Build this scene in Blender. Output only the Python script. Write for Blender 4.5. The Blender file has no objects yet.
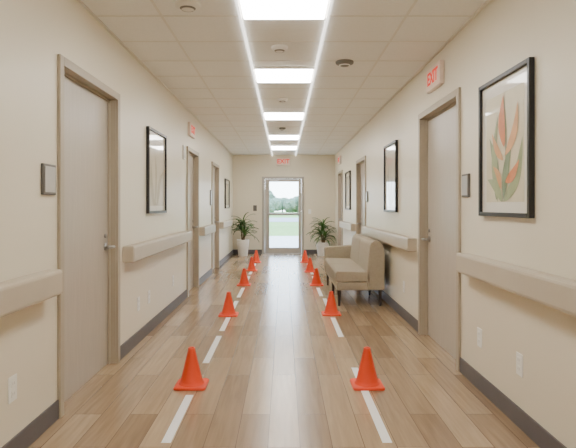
import bpy, bmesh, math, random
from mathutils import Vector, Matrix
random.seed(7)
S=bpy.context.scene
COL=S.collection
W=1.43; EYE=1.34; H=2.77; FAR=14.7; BACK=-3.0; T=0.16

# ------------------------------------------------------------ materials
def lin(c):
    return tuple(((v/255)/12.92 if v/255<=0.04045 else ((v/255+0.055)/1.055)**2.4) for v in c)
def mat(name,rgb,rough=0.6,metal=0.0,var=0.04,scale=6.0,bump=0.0,bscale=200.0,coat=0.0,emis=None,estr=0.0,stretch=None):
    m=bpy.data.materials.new(name); m.use_nodes=True
    nt=m.node_tree; b=nt.nodes['Principled BSDF']
    c=lin(rgb)
    tc=nt.nodes.new('ShaderNodeTexCoord')
    src=tc.outputs['Object']
    if stretch:
        mp=nt.nodes.new('ShaderNodeMapping'); mp.inputs['Scale'].default_value=stretch
        nt.links.new(src,mp.inputs['Vector']); src=mp.outputs['Vector']
    n=nt.nodes.new('ShaderNodeTexNoise'); n.inputs['Scale'].default_value=scale; n.inputs['Detail'].default_value=4
    nt.links.new(src,n.inputs['Vector'])
    r=nt.nodes.new('ShaderNodeValToRGB')
    r.color_ramp.elements[0].position=0.3; r.color_ramp.elements[1].position=0.7
    r.color_ramp.elements[0].color=(*[max(0,v*(1-var)) for v in c],1)
    r.color_ramp.elements[1].color=(*[min(1,v*(1+var)) for v in c],1)
    nt.links.new(n.outputs['Fac'],r.inputs['Fac'])
    nt.links.new(r.outputs['Color'],b.inputs['Base Color'])
    b.inputs['Roughness'].default_value=rough; b.inputs['Metallic'].default_value=metal
    b.inputs['Coat Weight'].default_value=coat
    if bump>0:
        n2=nt.nodes.new('ShaderNodeTexNoise'); n2.inputs['Scale'].default_value=bscale
        nt.links.new(tc.outputs['Object'],n2.inputs['Vector'])
        bp=nt.nodes.new('ShaderNodeBump'); bp.inputs['Strength'].default_value=bump; bp.inputs['Distance'].default_value=0.002
        nt.links.new(n2.outputs['Fac'],bp.inputs['Height']); nt.links.new(bp.outputs['Normal'],b.inputs['Normal'])
    if emis:
        b.inputs['Emission Color'].default_value=(*lin(emis),1); b.inputs['Emission Strength'].default_value=estr
    return m

M_wall=mat('wall_paint',(233,224,203),0.38,var=0.012,scale=1.5,bump=0.06,bscale=120)
M_ceil=mat('ceiling_tile',(245,245,240),0.9,var=0.02,scale=60,bump=0.3,bscale=150)
M_grid=mat('ceiling_grid_paint',(234,231,221),0.5,var=0.01)
M_base=mat('baseboard_vinyl',(100,95,96),0.5,var=0.05)
M_rail=mat('handrail_vinyl',(196,184,164),0.4,var=0.02,bump=0.05)
M_frame=mat('door_frame_paint',(180,168,148),0.4,var=0.02)
M_door=mat('door_leaf_laminate',(188,178,164),0.34,var=0.05,scale=5,stretch=(8,8,0.6))
M_steel=mat('brushed_steel',(170,168,165),0.3,metal=1.0,var=0.05)
M_alu=mat('aluminium_frame',(180,172,160),0.4,metal=0.2,var=0.02)
M_black=mat('black_frame',(28,27,27),0.35,var=0.1)
M_mat=mat('art_mat_board',(234,228,214),0.35,var=0.01,coat=0.6)
M_print=mat('art_print_paper',(218,207,174),0.35,var=0.06,scale=5,coat=0.6)
M_print2=mat('art_print_muted',(205,194,168),0.3,var=0.12,scale=4,coat=0.9)
M_leafA=mat('print_green',(150,162,116),0.4,var=0.15,scale=12,coat=0.5)
M_leafB=mat('print_green_dark',(116,136,98),0.4,var=0.15,scale=12,coat=0.5)
M_org=mat('print_orange',(212,122,62),0.4,var=0.15,scale=12,coat=0.5)
M_org2=mat('print_peach',(220,162,104),0.4,var=0.1,scale=12,coat=0.5)
M_pale=mat('print_pale_leaf',(180,170,142),0.4,var=0.1,scale=12,coat=0.9)
M_cone=mat('cone_plastic',(240,76,36),0.5,var=0.04)
M_tape=mat('white_tape',(250,249,246),0.5,var=0.01)
M_fab=mat('sofa_fabric',(170,158,137),0.85,var=0.05,scale=40,bump=0.5,bscale=400)
M_leg=mat('dark_wood_leg',(52,38,30),0.4,var=0.2)
M_pot=mat('white_ceramic_pot',(236,233,226),0.3,var=0.02)
M_soil=mat('soil',(60,45,35),0.95,var=0.3,scale=40)
M_plant=mat('plant_leaf',(78,114,58),0.45,var=0.35,scale=8)
M_stem=mat('plant_stem',(120,96,66),0.8,var=0.2,scale=30)
M_white=mat('white_plastic',(246,244,238),0.4,var=0.01)
M_plaq=mat('plaque_grey',(190,188,184),0.35,metal=0.2,var=0.03)
M_plaqd=mat('plaque_rim',(104,100,95),0.4,var=0.03)
M_grey=mat('vent_grey',(130,126,118),0.5,var=0.05)
M_red=mat('exit_red',(225,50,35),0.5,var=0.01,emis=(235,50,35),estr=0.8)
M_sign=mat('exit_sign_body',(246,226,212),0.4,var=0.01)
M_light=mat('light_panel_diffuser',(255,252,245),0.5,var=0.0,emis=(252,250,245),estr=26.0)
M_track=mat('led_track_diffuser',(255,252,245),0.5,var=0.0,emis=(252,250,245),estr=2.4)
M_grass=mat('grass',(110,145,70),0.95,var=0.2,scale=2)
M_conc=mat('concrete_path',(190,186,178),0.9,var=0.05)
M_road=mat('asphalt',(140,142,145),0.9,var=0.1)
M_tree=mat('tree_foliage',(96,114,96),0.95,var=0.3,scale=2)

def floor_mat():
    m=bpy.data.materials.new('wood_plank_floor'); m.use_nodes=True
    nt=m.node_tree; N=nt.nodes.new; L=nt.links.new; b=nt.nodes['Principled BSDF']
    tc=N('ShaderNodeTexCoord'); sp=N('ShaderNodeSeparateXYZ'); L(tc.outputs['Object'],sp.inputs[0])
    ad=N('ShaderNodeMath'); ad.operation='ADD'; ad.inputs[1].default_value=0.09; L(sp.outputs['X'],ad.inputs[0])
    cb=N('ShaderNodeCombineXYZ'); L(sp.outputs['Y'],cb.inputs['X']); L(ad.outputs[0],cb.inputs['Y'])
    br=N('ShaderNodeTexBrick'); L(cb.outputs[0],br.inputs['Vector'])
    br.offset=0.37; br.inputs['Scale'].default_value=1.0
    br.inputs['Brick Width'].default_value=1.25; br.inputs['Row Height'].default_value=0.18
    br.inputs['Mortar Size'].default_value=0.002; br.inputs['Mortar Smooth'].default_value=0.2
    br.inputs['Color1'].default_value=(*lin((188,162,129)),1); br.inputs['Color2'].default_value=(*lin((150,123,94)),1); br.inputs['Mortar'].default_value=(*lin((104,82,62)),1)
    mp=N('ShaderNodeMapping'); mp.inputs['Scale'].default_value=(22,1.3,1); L(tc.outputs['Object'],mp.inputs['Vector'])
    add=N('ShaderNodeVectorMath'); add.operation='ADD'; L(mp.outputs[0],add.inputs[0])
    sc=N('ShaderNodeVectorMath'); sc.operation='SCALE'; sc.inputs['Scale'].default_value=40; L(br.outputs['Color'],sc.inputs[0]); L(sc.outputs[0],add.inputs[1])
    n=N('ShaderNodeTexNoise'); n.inputs['Scale'].default_value=1.6; n.inputs['Detail'].default_value=6; n.inputs['Distortion'].default_value=0.4; L(add.outputs[0],n.inputs['Vector'])
    r=N('ShaderNodeValToRGB'); r.color_ramp.elements[0].position=0.25; r.color_ramp.elements[0].color=(0.76,0.74,0.72,1)
    r.color_ramp.elements[1].position=0.75; r.color_ramp.elements[1].color=(1.1,1.1,1.1,1); L(n.outputs['Fac'],r.inputs['Fac'])
    mx=N('ShaderNodeMix'); mx.data_type='RGBA'; mx.blend_type='MULTIPLY'; mx.inputs['Factor'].default_value=1.0
    L(br.outputs['Color'],mx.inputs[6]); L(r.outputs['Color'],mx.inputs[7]); L(mx.outputs[2],b.inputs['Base Color'])
    b.inputs['Roughness'].default_value=0.23
    b.inputs['Specular IOR Level'].default_value=0.75
    bp=N('ShaderNodeBump'); bp.inputs['Strength'].default_value=0.25; bp.inputs['Distance'].default_value=0.001; bp.invert=True
    L(br.outputs['Fac'],bp.inputs['Height']); L(bp.outputs[0],b.inputs['Normal'])
    return m
M_floor=floor_mat()

def glass_mat():
    m=bpy.data.materials.new('clear_glass'); m.use_nodes=True
    nt=m.node_tree; nt.nodes.clear(); N=nt.nodes.new
    o=N('ShaderNodeOutputMaterial'); t=N('ShaderNodeBsdfTransparent'); g=N('ShaderNodeBsdfGlossy'); g.inputs['Roughness'].default_value=0.03
    t.inputs['Color'].default_value=(0.95,0.98,0.97,1)
    mx=N('ShaderNodeMixShader'); mx.inputs[0].default_value=0.06
    nt.links.new(t.outputs[0],mx.inputs[1]); nt.links.new(g.outputs[0],mx.inputs[2]); nt.links.new(mx.outputs[0],o.inputs[0])
    return m
M_glass=glass_mat()

# ------------------------------------------------------------ helpers
def empty(name,loc):
    e=bpy.data.objects.new(name,None); e.location=loc; e.empty_display_size=0.1; COL.objects.link(e); return e
def link(name,me,loc,mats,parent=None,smooth=False):
    o=bpy.data.objects.new(name,me); COL.objects.link(o); o.location=loc
    for m in (mats if isinstance(mats,(list,tuple)) else [mats]): me.materials.append(m)
    if parent:
        o.parent=parent; o.matrix_parent_inverse=Matrix.Translation(parent.location).inverted()
    if smooth:
        for p in me.polygons: p.use_smooth=True
    return o
def bevel_mod(o,w,seg=2):
    b=o.modifiers.new('bevel','BEVEL'); b.width=w; b.segments=seg; b.limit_method='ANGLE'; b.angle_limit=math.radians(40); return b
def add_box(bm,x0,x1,y0,y1,z0,z1,mi=0):
    vs=[bm.verts.new((x,y,z)) for x in (x0,x1) for y in (y0,y1) for z in (z0,z1)]
    for f in ((0,1,3,2),(4,6,7,5),(0,4,5,1),(2,3,7,6),(0,2,6,4),(1,5,7,3)):
        fc=bm.faces.new([vs[i] for i in f]); fc.material_index=mi
def boxes(name,lst,mats,parent=None,bevel=0,seg=2):
    lo=[min(b[i] for b in lst) for i in (0,2,4)]; hi=[max(b[i] for b in lst) for i in (1,3,5)]
    c=[(a+b)/2 for a,b in zip(lo,hi)]
    bm=bmesh.new()
    for b in lst:
        add_box(bm,b[0]-c[0],b[1]-c[0],b[2]-c[1],b[3]-c[1],b[4]-c[2],b[5]-c[2],b[6] if len(b)>6 else 0)
    bmesh.ops.recalc_face_normals(bm,faces=bm.faces)
    me=bpy.data.meshes.new(name); bm.to_mesh(me); bm.free()
    o=link(name,me,c,mats,parent)
    if bevel: bevel_mod(o,bevel,seg)
    return o
def extrude_profile(name,pts,y0,y1,mats,parent=None,bevel=0,seg=2,smooth=False):
    cx=sum(p[0] for p in pts)/len(pts); cz=sum(p[1] for p in pts)/len(pts); cy=(y0+y1)/2
    bm=bmesh.new()
    a=[bm.verts.new((p[0]-cx,y0-cy,p[1]-cz)) for p in pts]; b=[bm.verts.new((p[0]-cx,y1-cy,p[1]-cz)) for p in pts]
    bm.faces.new(a); bm.faces.new(b[::-1])
    n=len(pts)
    for i in range(n):
        bm.faces.new((a[i],a[(i+1)%n],b[(i+1)%n],b[i]))
    bmesh.ops.recalc_face_normals(bm,faces=bm.faces)
    me=bpy.data.meshes.new(name); bm.to_mesh(me); bm.free()
    o=link(name,me,(cx,cy,cz),mats,parent,smooth)
    if bevel:
        bevel_mod(o,bevel,seg)
        if smooth:
            wn=o.modifiers.new('wn','WEIGHTED_NORMAL'); wn.keep_sharp=False
    return o
def lathe(bm,prof,seg=32,cx=0,cy=0,mi=0):
    rings=[]
    for r,z in prof:
        rings.append([bm.verts.new((cx+r*math.cos(2*math.pi*i/seg),cy+r*math.sin(2*math.pi*i/seg),z)) for i in range(seg)])
    for a,b in zip(rings,rings[1:]):
        for i in range(seg):
            f=bm.faces.new((a[i],a[(i+1)%seg],b[(i+1)%seg],b[i])); f.material_index=mi; f.smooth=True
    return rings
def cyl_between(name,p,q,r,mats,parent=None,seg=16):
    p=Vector(p);q=Vector(q);d=q-p
    bm=bmesh.new(); bmesh.ops.create_cone(bm,cap_ends=True,segments=seg,radius1=r,radius2=r,depth=d.length)
    bmesh.ops.rotate(bm,verts=bm.verts,cent=(0,0,0),matrix=d.to_track_quat('Z','Y').to_matrix())
    me=bpy.data.meshes.new(name); bm.to_mesh(me); bm.free()
    return link(name,me,(p+q)/2,mats,parent,True)

# ------------------------------------------------------------ room shell
LD=[(3.31,4.52,2.30),(7.70,8.72,2.22),(10.35,11.45,2.22)]
RD=[(4.24,5.52,2.30),(9.15,10.3,2.22),(12.75,13.75,2.22)]
CW=0.06
def wall_side(name,sgn,doors):
    lst=[]; y=BACK-0.1
    xa,xb=(sgn*W,sgn*(W+T)); x0,x1=min(xa,xb),max(xa,xb)
    for a,b,h in doors:
        lst.append((x0,x1,y,a+CW*.5,0,H)); lst.append((x0,x1,a+CW*.5,b-CW*.5,h-CW*.5,H)); y=b-CW*.5
    lst.append((x0,x1,y,FAR+T,0,H))
    return boxes(name,lst,M_wall)
wall_side('wall_left',-1,LD); wall_side('wall_right',1,RD)
boxes('wall_back',[(-W,W,BACK-0.1,BACK,0,H)],M_wall)
DX0,DX1,DH=-0.616,0.56,2.16
boxes('wall_far',[(-W,DX0+.02,FAR,FAR+T,0,H),(DX1-.02,W,FAR,FAR+T,0,H),(DX0+.02,DX1-.02,FAR,FAR+T,DH-.02,H)],M_wall)
boxes('floor',[(-W-T,W+T,BACK-0.1,FAR+T,-0.12,0)],M_floor)
boxes('ceiling',[(-W-T,W+T,BACK-0.1,FAR+T,H,H+0.12)],M_ceil)
P=[(-2.0,-1.4),(0.9,1.5),(3.33,3.95),(5.4,5.97),(7.92,8.54),(10.45,11.1),(12.35,13.1)]
g=[]
for x in (-0.92,0.92): g.append((x-.01,x+.01,BACK,FAR,H-.003,H))
y=3.95-0.61*11
while y<FAR:
    if y>BACK: g+= [(-W,-.33,y-.01,y+.01,H-.003,H),(.33,W,y-.01,y+.01,H-.003,H),(-.315,.315,y-.01,y+.01,H-.003,H)]
    y+=0.61
g+=[(-W,-W+.02,BACK,FAR,H-.012,H),(W-.02,W,BACK,FAR,H-.012,H)]
boxes('trim_ceiling_grid',g,M_grid)
boxes('ceiling_led_track',[(-.335,-.316,BACK,FAR,H-.03,H-.001)],M_track)
boxes('ceiling_led_track',[(.316,.335,BACK,FAR,H-.03,H-.001)],M_track)
for a,b in P:
    e=empty('ceiling_light_panel',(0,(a+b)/2,H))
    boxes('diffuser',[(-.30,.30,a+.015,b-.015,H-.032,H-.006)],M_light,e)
    boxes('rim',[(-.315,-.30,a,b,H-.02,H),(.30,.315,a,b,H-.02,H),(-.30,.30,a,a+.015,H-.02,H),(-.30,.30,b-.015,b,H-.02,H)],M_white,e)

def base(name,sgn,doors):
    lst=[]; y=BACK
    xa,xb=sgn*W,sgn*(W-.012); x0,x1=min(xa,xb),max(xa,xb)
    for a,b,h in doors:
        lst.append((x0,x1,y,a,0,.12)); y=b
    lst.append((x0,x1,y,FAR,0,.12)); return boxes(name,lst,M_base,bevel=0.003)
base('baseboard_left',-1,LD); base('baseboard_right',1,RD)
boxes('baseboard_far',[(-W+.012,DX0-.002,FAR-.012,FAR,0,.12),(DX1+.002,W-.012,FAR-.012,FAR,0,.12)],M_base)
boxes('baseboard_back',[(-W+.012,W-.012,BACK,BACK+.012,0,.12)],M_base)

# ------------------------------------------------------------ side doors
def side_door(idx,sgn,a,b,h):
    e=empty('door_%d'%idx,(sgn*W,(a+b)/2,0))
    def bx(n,d0,d1,y0,y1,z0,z1,m,bev=0):
        xa,xb=sgn*(W+d0),sgn*(W+d1)
        return boxes(n,[(min(xa,xb),max(xa,xb),y0,y1,z0,z1)],m,e,bev)
    def fr(n,d0,d1,f0,f1,bev=.004):
        xa,xb=sgn*(W+d0),sgn*(W+d1); x0,x1=min(xa,xb),max(xa,xb)
        lst=[(x0,x1,a+f0,a+f1,0,h-f0),(x0,x1,b-f1,b-f0,0,h-f0),(x0,x1,a+f1,b-f1,h-f1,h-f0)]
        return boxes(n,lst,M_frame,e,bev)
    fr('casing',-.022,0.0,0,CW)
    fr('jamb',0.0,T-.01,CW*.5,CW)
    fr('stop',.045,.06,CW,CW+.018,.002)
    bx('leaf',.062,.105,a+CW+.002,b-CW-.002,0.006,h-CW-.002,M_door,.003)
    for z in (.25,1.1,h-.3):
        bx('hinge',.03,.058,a+CW+.001,a+CW+.012,z,z+.1,M_steel)
    hy=b-CW-.085; hz=1.0
    s=sgn
    cyl_between('rosette',(s*(W+.062),hy,hz),(s*(W+.050),hy,hz),.03,M_steel,e,24)
    cyl_between('spindle',(s*(W+.052),hy,hz),(s*(W-.012),hy,hz),.012,M_steel,e)
    cyl_between('lever',(s*(W-.010),hy+.012,hz),(s*(W-.008),hy-.12,hz),.011,M_steel,e)
    cyl_between('lock_cylinder',(s*(W+.062),hy,hz+.09),(s*(W+.052),hy,hz+.09),.018,M_steel,e,20)
    return e
i=1
for a,b,h in LD: side_door(i,-1,a,b,h); i+=1
for a,b,h in RD: side_door(i,1,a,b,h); i+=1

# ------------------------------------------------------------ end glass door
e=empty('door_7',((DX0+DX1)/2,FAR,0))
y0,y1=FAR-.02,FAR+.12
boxes('frame',[(DX0,DX0+.08,y0,y1,0,DH),(DX1-.07,DX1,y0,y1,0,DH),(DX0+.08,DX1-.07,y0,y1,DH-.06,DH),(DX0+.08,DX1-.07,y0,y1,0,.012)],M_alu,e,.004)
lx0,lx1=DX0+.085,DX1-.075
yl0,yl1=FAR+.03,FAR+.075
boxes('leaf_frame',[(lx0,lx0+.12,yl0,yl1,.015,DH-.065),(lx1-.08,lx1,yl0,yl1,.015,DH-.065),(lx0+.12,lx1-.08,yl0,yl1,.015,.17),(lx0+.12,lx1-.08,yl0,yl1,DH-.14,DH-.065),(lx0+.12,lx1-.08,yl0,yl1,1.09,1.15)],M_alu,e,.004)
boxes('glass_pane',[(lx0+.12,lx1-.08,yl0+.018,yl0+.026,.17,DH-.14)],M_glass,e)
boxes('push_bar',[(lx0+.06,lx1-.04,yl0-.07,yl0-.035,1.08,1.14),(lx0+.06,lx0+.12,yl0-.04,yl0,1.07,1.15),(lx1-.1,lx1-.04,yl0-.04,yl0,1.07,1.15)],M_steel,e,.006)
boxes('door_closer',[(lx0+.1,lx0+.38,yl0-.05,yl0,DH-.13,DH-.08)],M_steel,e,.005)

# ------------------------------------------------------------ handrails
def rail(sgn,a,b,dz=0):
    e=empty('handrail',(sgn*W,(a+b)/2,.92+dz))
    prof=[(0.012,.835),(.088,.835),(.098,.842),(.102,.855),(.102,.965),(.098,.978),(.088,.985),(0.012,.985)]
    extrude_profile('rail_body',[(sgn*(W-d),z+dz) for d,z in prof],a,b,M_rail,e,.003)
    boxes('wall_plate',[(min(sgn*W,sgn*(W-.014)),max(sgn*W,sgn*(W-.014)),a+.01,b-.01,.85+dz,.97+dz)],M_rail,e)
    boxes('end_cap',[(min(sgn*W,sgn*(W-.1)),max(sgn*W,sgn*(W-.1)),yy0,yy1,.84+dz,.982+dz) for yy0,yy1 in ((a-.014,a),(b,b+.014))],M_rail,e,.006)
for s,a,b,dz in ((-1,-2.8,3.15,-.025),(-1,4.66,7.55,0),(-1,8.85,10.2,0),(-1,11.6,13.55,0),(1,-2.8,4.05,-.005),(1,5.66,9.0,0.01),(1,10.45,12.6,0)):
    rail(s,a,b,dz)

# ------------------------------------------------------------ wall art
def art(sgn,a,b,z0,z1,kind):
    e=empty('framed_wall_art',(sgn*W,(a+b)/2,z0))
    def B(n,d0,d1,lst,m,bev=0):
        xa,xb=sgn*(W-d0),sgn*(W-d1)
        return boxes(n,[(min(xa,xb),max(xa,xb),*q) for q in lst],m,e,bev)
    fw=.028
    B('frame',0.002,.035,[(a,a+fw,z0,z1),(b-fw,b,z0,z1),(a+fw,b-fw,z0,z0+fw),(a+fw,b-fw,z1-fw,z1)],M_black,.002)
    B('mat_board',.004,.014,[(a+fw,b-fw,z0+fw,z1-fw)],M_mat)
    mg=.075 if kind=='flower' else .06
    pa,pb,pz0,pz1=a+fw+mg,b-fw-mg,z0+fw+mg*.9,z1-fw-mg*1.2
    B('print',.013,.0155,[(pa,pb,pz0,pz1)],M_print if kind=='flower' else M_print2)
    if kind in('flower','leaf'):
        x=sgn*(W-.0165)
        def pt(u,v):
            yy = pb-(pb-pa)*u if sgn>0 else pa+(pb-pa)*u
            return (yy,pz0+(pz1-pz0)*v)
        cnt=[0]
        def leafshape(u0,v0,u1,v1,bend,wd,m,nm):
            cnt[0]+=1
            bm=bmesh.new(); n=16; Lr=[]; Rr=[]
            p0=Vector(pt(u0,v0)); p1=Vector(pt(u1,v1)); d=p1-p0; nn=Vector((-d.y,d.x))
            for k in range(n+1):
                t=k/n; c=p0+d*t+nn*bend*math.sin(math.pi*t)
                w=wd*math.sin(math.pi*min(1,t**.8))+.001
                q=nn.normalized()*w
                vs=[]
                for s_ in (1,-1):
                    yy=min(max(c.x+s_*q.x,pa+.004),pb-.004); zz=min(max(c.y+s_*q.y,pz0+.004),pz1-.004)
                    vs.append(bm.verts.new((0,yy-p0.x,zz-p0.y)))
                Lr.append(vs[0]); Rr.append(vs[1])
            for k in range(n): bm.faces.new((Lr[k],Lr[k+1],Rr[k+1],Rr[k]))
            me=bpy.data.meshes.new(nm); bm.to_mesh(me); bm.free()
            link(nm,me,(x-sgn*.0003*cnt[0],p0.x,p0.y),m,e)
        FL=((.30,.02,.10,.62,.10,.05,M_leafB,'painted_leaf'),(.34,.0,.34,.80,-.1,.045,M_leafA,'painted_leaf'),(.5,.0,.97,.55,.14,.05,M_leafA,'painted_leaf'),
            (.5,.02,.72,.55,-.06,.045,M_leafB,'painted_leaf'),(.5,.0,.52,.95,.05,.006,M_leafB,'painted_stem'),(.48,.0,.05,.22,.1,.04,M_leafA,'painted_leaf'),
            (.52,.50,.50,.98,-.10,.05,M_org,'painted_petal'),(.54,.42,.86,.86,.14,.04,M_org2,'painted_petal'),(.50,.38,.18,.66,-.08,.03,M_org2,'painted_petal'),
            (.56,.18,.90,.36,.10,.035,M_org,'painted_petal'),(.45,.12,.22,.34,.1,.03,M_org2,'painted_petal'))
        for t in FL:
            if kind=='flower': leafshape(*t)
            elif t[7]!='painted_petal':
                t=list(t); t[6]=M_pale; leafshape(*t)
art(1,2.99,3.77,1.27,2.19,'flower')
art(1,6.58,7.36,1.26,2.17,'leaf')
art(1,11.2,12.0,1.26,2.1,'plain')
art(-1,5.44,6.26,1.26,2.17,'leaf')
art(-1,12.6,13.5,1.28,2.0,'plain')

# ------------------------------------------------------------ plaques, outlets
def plaque(sgn,y,z,w,h,name='room_sign'):
    e=empty(name,(sgn*W,y,z))
    def B(n,d0,d1,ww,hh,m,bev=0):
        xa,xb=sgn*(W-d0),sgn*(W-d1)
        return boxes(n,[(min(xa,xb),max(xa,xb),y-ww/2,y+ww/2,z-hh/2,z+hh/2)],m,e,bev)
    B('backplate',0,.018,w,h,M_plaqd if name=='room_sign' else M_white,.004); B('face',.018,.022,w-.03,h-.03,M_plaq,.002)
    return e
plaque(-1,3.17,1.50,.17,.185); plaque(1,4.1,1.50,.15,.18); plaque(-1,10.2,1.5,.16,.3); plaque(-1,7.45,2.1,.12,.2,'wall_sensor'); plaque(1,8.98,1.5,.14,.18)
def outlet(sgn,y,z=.38):
    e=empty('wall_outlet',(sgn*W,y,z))
    def B(n,d0,d1,ww,hh,m,bev=0,dz=0):
        xa,xb=sgn*(W-d0),sgn*(W-d1)
        return boxes(n,[(min(xa,xb),max(xa,xb),y-ww/2,y+ww/2,z+dz-hh/2,z+dz+hh/2)],m,e,bev)
    B('cover_plate',0,.006,.085,.135,M_white,.002)
    for dz in (.027,-.027):
        B('socket',.006,.009,.036,.036,M_white,.001,dz)
        for dy in (-.008,.008):
            xa,xb=sgn*(W-.009),sgn*(W-.0095)
            boxes('slot',[(min(xa,xb),max(xa,xb),y+dy-.0015,y+dy+.0015,z+dz-.006,z+dz+.008)],M_plaq,e)
for s,y in ((-1,2.76),(-1,5.15),(-1,5.55),(-1,6.75),(1,3.18),(1,3.83),(1,6.25)): outlet(s,y)
boxes('access_keypad',[(-.86,-.76,FAR-.03,FAR,1.2,1.36)],M_plaqd,bevel=.004)
boxes('light_switch',[(.68,.76,FAR-.012,FAR,1.12,1.25)],M_white,bevel=.003)

# ------------------------------------------------------------ exit signs
def text_obj(body,size,m,parent,loc,rot,nm='lettering'):
    c=bpy.data.curves.new(nm,'FONT'); c.body=body; c.size=size; c.align_x='CENTER'; c.align_y='CENTER'; c.extrude=.0015; c.offset=size*.02
    o=bpy.data.objects.new(nm,c); COL.objects.link(o); c.materials.append(m)
    o.location=loc; o.rotation_euler=rot
    o.parent=parent; o.matrix_parent_inverse=Matrix.Translation(parent.location).inverted()
def exit_wall(sgn,y,z,w=.42,h=.23):
    e=empty('exit_sign',(sgn*W,y,z))
    xa,xb=sgn*W,sgn*(W-.045)
    boxes('housing',[(min(xa,xb),max(xa,xb),y-w/2,y+w/2,z-h/2,z+h/2)],M_sign,e,.008)
    text_obj('EXIT',h*.78,M_red,e,(sgn*(W-.047),y,z),(math.pi/2,0,-sgn*math.pi/2))
exit_wall(1,4.90,2.54,.44,.21); exit_wall(-1,8.0,2.49,.42,.2); exit_wall(1,13.3,2.5,.4,.2)
e=empty('exit_sign',(-.02,FAR-.04,2.58))
boxes('housing',[(-.21,.17,FAR-.06,FAR,2.48,2.68)],M_sign,e,.008)
text_obj('EXIT',.17,M_red,e,(-.02,FAR-.062,2.58),(math.pi/2,0,0))

# ------------------------------------------------------------ ceiling devices
def disc(name,x,y,r,m,m2):
    bm=bmesh.new()
    lathe(bm,[(0.0001,-.045),(r*.45,-.043),(r*.6,-.03),(r*.95,-.022),(r,-.012),(r,0)],28,mi=0)
    lathe(bm,[(r*.5,-.0435),(r*.62,-.034)],28,mi=1)
    me=bpy.data.meshes.new(name); bm.to_mesh(me); bm.free()
    link(name,me,(x,y,H),[m,m2])
disc('smoke_detector',-.04,4.72,.075,M_white,M_grey)
disc('smoke_detector',-.68,3.71,.09,M_grid,M_grey)
disc('sprinkler_head',.6,5.2,.09,M_grey,M_white)
disc('smoke_detector',-.02,7.0,.07,M_white,M_grey)
disc('sprinkler_head',-.03,9.6,.06,M_grey,M_white)

# ------------------------------------------------------------ cones
def cone(x,y,k=1.0):
    bm=bmesh.new()
    def ringsq(hw,z,rc):
        pts=[]
        for q in range(4):
            cx=(hw-rc)*(1 if q in(0,3) else -1); cy=(hw-rc)*(1 if q in(0,1) else -1)
            for s in range(6):
                a=q*math.pi/2+s/5*math.pi/2
                pts.append((cx+rc*math.cos(a),cy+rc*math.sin(a),z))
        return [bm.verts.new(p) for p in pts]
    R=[ringsq(.115,0,.025),ringsq(.117,.004,.025),ringsq(.115,.014,.025),ringsq(.108,.018,.023)]
    bm.faces.new(R[0][::-1])
    for a,b in zip(R,R[1:]):
        for i in range(24): bm.faces.new((a[i],a[(i+1)%24],b[(i+1)%24],b[i]))
    bm.faces.new(R[-1])
    lathe(bm,[(.094,.016),(.092,.024),(.085,.029),(.080,.042),(.0255,.268),(.0255,.280),(.021,.283),(.017,.278),(.017,.2)],40)
    me=bpy.data.meshes.new('traffic_cone'); bm.to_mesh(me); bm.free()
    o=link('traffic_cone',me,(x,y,.0015),M_cone); o.scale=(k,k,k)
for x,y in ((-.69,3.92),(-.68,6.45),(-.675,8.9),(-.67,10.9),(-.66,12.5),(.62,3.92),(.585,6.5),(.55,8.9),(.53,10.7),(.50,12.5)):
    cone(x,y)
d=[]
def dash(x,a,b,w=.055): d.append((x-w/2,x+w/2,a,b,0,.0015))
for a,b in ((1.2,2.2),(2.97,3.72),(4.48,5.41),(5.63,6.3),(6.65,7.4),(7.7,8.6),(9.1,10.0),(10.3,10.7),(11.1,12.2)): dash(-.668,a,b)
for a,b in ((1.2,2.3),(2.97,4.35),(5.37,6.3),(6.75,7.6),(7.8,8.6),(9.1,10.0),(10.3,10.6),(11.1,12.2)): dash(.585 if b<8 else .555,a,b)
boxes('floor_tape_dashes',d,M_tape)

# ------------------------------------------------------------ sofa
SY0,SY1=6.98,8.95; XF,XB=.69,1.34
e=empty('waiting_room_sofa',((XF+XB)/2,(SY0+SY1)/2,0))
mid=(SY0+SY1-.12)/2
boxes('base_rail',[(XF+.015,XB-.01,SY0+.01,SY1-.02,.215,.325)],M_fab,e,.012,3)
for a,b in ((SY0,mid-.004),(mid+.004,SY1-.13)):
    extrude_profile('seat_cushion',[(XF,.33),(XF-.004,.45),(XF+.02,.475),(XB-.2,.46),(XB-.18,.33)],a,b,M_fab,e,.016,3,True)
    extrude_profile('back_cushion',[(XB-.24,.33),(XB-.235,.46),(XB-.20,.80),(XB-.18,.85),(XB-.14,.875),(XB-.06,.87),(XB-.025,.83),(XB+.0,.7),(XB+.0,.22),(XB-.22,.22)],a,b,M_fab,e,.016,3,True)
extrude_profile('armrest',[(XF-.005,.22),(XF-.008,.62),(XF+.02,.655),(XF+.2,.665),(XB-.1,.685),(XB-.01,.22)],SY1-.12,SY1,M_fab,e,.02,3,True)
for x in (XF+.05,XB-.05):
    for y in (SY0+.06,mid,SY1-.08):
        bm=bmesh.new(); bmesh.ops.create_cone(bm,cap_ends=True,segments=12,radius1=.015,radius2=.026,depth=.22)
        me=bpy.data.meshes.new('leg'); bm.to_mesh(me); bm.free(); link('leg',me,(x,y,.11),M_leg,e)

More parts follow.
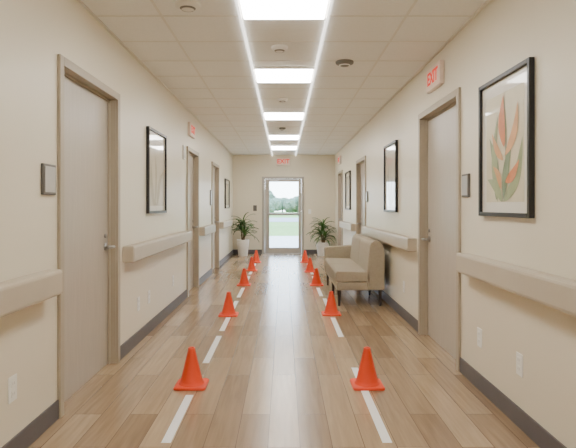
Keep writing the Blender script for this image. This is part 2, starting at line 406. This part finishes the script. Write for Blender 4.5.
# ------------------------------------------------------------ plants
def plant(x,y,ph,pr,top,spread,n,seed):
    rnd=random.Random(seed)
    e=empty('potted_dracaena',(x,y,0))
    bm=bmesh.new()
    rr=lathe(bm,[(pr*.72,0),(pr*.74,.01),(pr*.98,ph*.94),(pr,ph),(pr*.92,ph),(pr*.88,ph-.04)],32)
    bm.faces.new(rr[0][::-1])
    me=bpy.data.meshes.new('pot'); bm.to_mesh(me); bm.free(); link('pot',me,(x,y,0),M_pot,e)
    bm=bmesh.new(); bmesh.ops.create_circle(bm,cap_ends=True,segments=24,radius=pr*.9)
    me=bpy.data.meshes.new('soil'); bm.to_mesh(me); bm.free(); link('soil',me,(x,y,ph-.035),M_soil,e)
    heads=[(0,0,top*.40+ph*.6),(.05,-.03,ph+ (top-ph)*.12),(-.05,.03,ph+(top-ph)*.22)]
    bm=bmesh.new()
    for hx,hy,hz in heads:
        cyl_between('stem',(x+hx*.5,y+hy*.5,ph-.05),(x+hx,y+hy,hz+.05),.014,M_stem,e,10)
        for k in range(n):
            az=rnd.uniform(0,2*math.pi); L=rnd.uniform(.7,1.0)*spread*1.25; el=math.radians(rnd.choice([rnd.uniform(10,45),rnd.uniform(45,85)]))
            w=rnd.uniform(.018,.028); dirh=Vector((math.cos(az),math.sin(az),0)); side=Vector((-math.sin(az),math.cos(az),0))
            p=Vector((hx,hy,hz+rnd.uniform(-.05,.08))); m=9; prev=None; a=el
            for q in range(m+1):
                t=q/m; ww=w*(math.sin(math.pi*min(1,t*.85+.15))**.7 if t<1 else 0.02)
                up=Vector((0,0,1))*math.cos(a)-dirh*math.sin(a)
                c=bm.verts.new(p-up*.006); l=bm.verts.new(p+side*ww+up*.004); r=bm.verts.new(p-side*ww+up*.004)
                if prev:
                    for A,B,C,D in ((prev[0],prev[1],l,c),(prev[2],prev[0],c,r)):
                        f=bm.faces.new((A,B,C,D)); f.smooth=True
                prev=(c,l,r)
                p=p+(dirh*math.cos(a)+Vector((0,0,1))*math.sin(a))*L/m; a-=math.radians(9+4*t*2)*(.6+.4*rnd.random())
    lim=W-.02-abs(x)
    for v in bm.verts:
        s=1 if x>0 else -1
        if v.co.x*s>lim: v.co.x=s*(lim-.01*rnd.random())
        if v.co.y>FAR-.05-y: v.co.y=FAR-.05-y
    me=bpy.data.meshes.new('leaves'); bm.to_mesh(me); bm.free(); link('leaves',me,(x,y,0),M_plant,e)
plant(-1.1,14.1,.44,.17,1.42,.38,22,3)
plant(1.06,14.2,.36,.2,1.26,.38,24,5)

# ------------------------------------------------------------ exterior
boxes('ground_exterior',[(-60,60,FAR+T,130,-.2,-.06)],M_grass)
boxes('concrete_walkway',[(-6,6,FAR+T,24,-.058,-.03)],M_conc)
boxes('road',[(-60,60,46,62,-.058,-.04)],M_road)
rnd=random.Random(11)
for k in range(16):
    x=-9+k*1.25+rnd.uniform(-.4,.4); y=rnd.uniform(78,86)
    hh=rnd.uniform(2.0,3.8)
    bm=bmesh.new()
    for q in range(5):
        bb=bmesh.ops.create_icosphere(bm,subdivisions=3,radius=rnd.uniform(.7,1.1),matrix=Matrix.Translation((rnd.uniform(-.7,.7),rnd.uniform(-.5,.5),hh*rnd.uniform(.5,.8))))
        for v in bb['verts']: v.co+=Vector((rnd.uniform(-.1,.1),rnd.uniform(-.1,.1),rnd.uniform(-.1,.1)))
    r=bmesh.ops.create_cone(bm,cap_ends=True,segments=10,radius1=.16,radius2=.1,depth=hh*.6,matrix=Matrix.Translation((0,0,hh*.3)))
    me=bpy.data.meshes.new('tree'); bm.to_mesh(me); bm.free(); link('tree',me,(x,y,-.06),M_tree)

# ------------------------------------------------------------ lights / world
w=bpy.data.worlds.new('sky'); S.world=w; w.use_nodes=True
nt=w.node_tree; bg=nt.nodes['Background']
tc=nt.nodes.new('ShaderNodeTexCoord'); sp=nt.nodes.new('ShaderNodeSeparateXYZ'); rp=nt.nodes.new('ShaderNodeValToRGB')
rp.color_ramp.elements[0].position=0.0; rp.color_ramp.elements[0].color=(.86,.92,1,1)
rp.color_ramp.elements[1].position=0.5; rp.color_ramp.elements[1].color=(.45,.65,1,1)
nt.links.new(tc.outputs['Generated'],sp.inputs[0]); nt.links.new(sp.outputs['Z'],rp.inputs['Fac']); nt.links.new(rp.outputs['Color'],bg.inputs['Color'])
bg.inputs['Strength'].default_value=13.0
sd=bpy.data.lights.new('sun','SUN'); sd.energy=8; sd.angle=.02; sd.color=(1,.95,.88)
so=bpy.data.objects.new('sun',sd); COL.objects.link(so); so.rotation_euler=(math.radians(45),0,math.radians(-25)); so.location=(0,0,12)

# ------------------------------------------------------------ camera
cd=bpy.data.cameras.new('camera'); co=bpy.data.objects.new('camera',cd); COL.objects.link(co)
cd.sensor_width=36; cd.sensor_fit='HORIZONTAL'; cd.lens=525/576*36; cd.shift_x=4/576; cd.shift_y=-18/576
cd.clip_start=.05; cd.clip_end=300
co.location=(0,0,EYE); co.rotation_euler=(math.pi/2,0,0)
S.camera=co
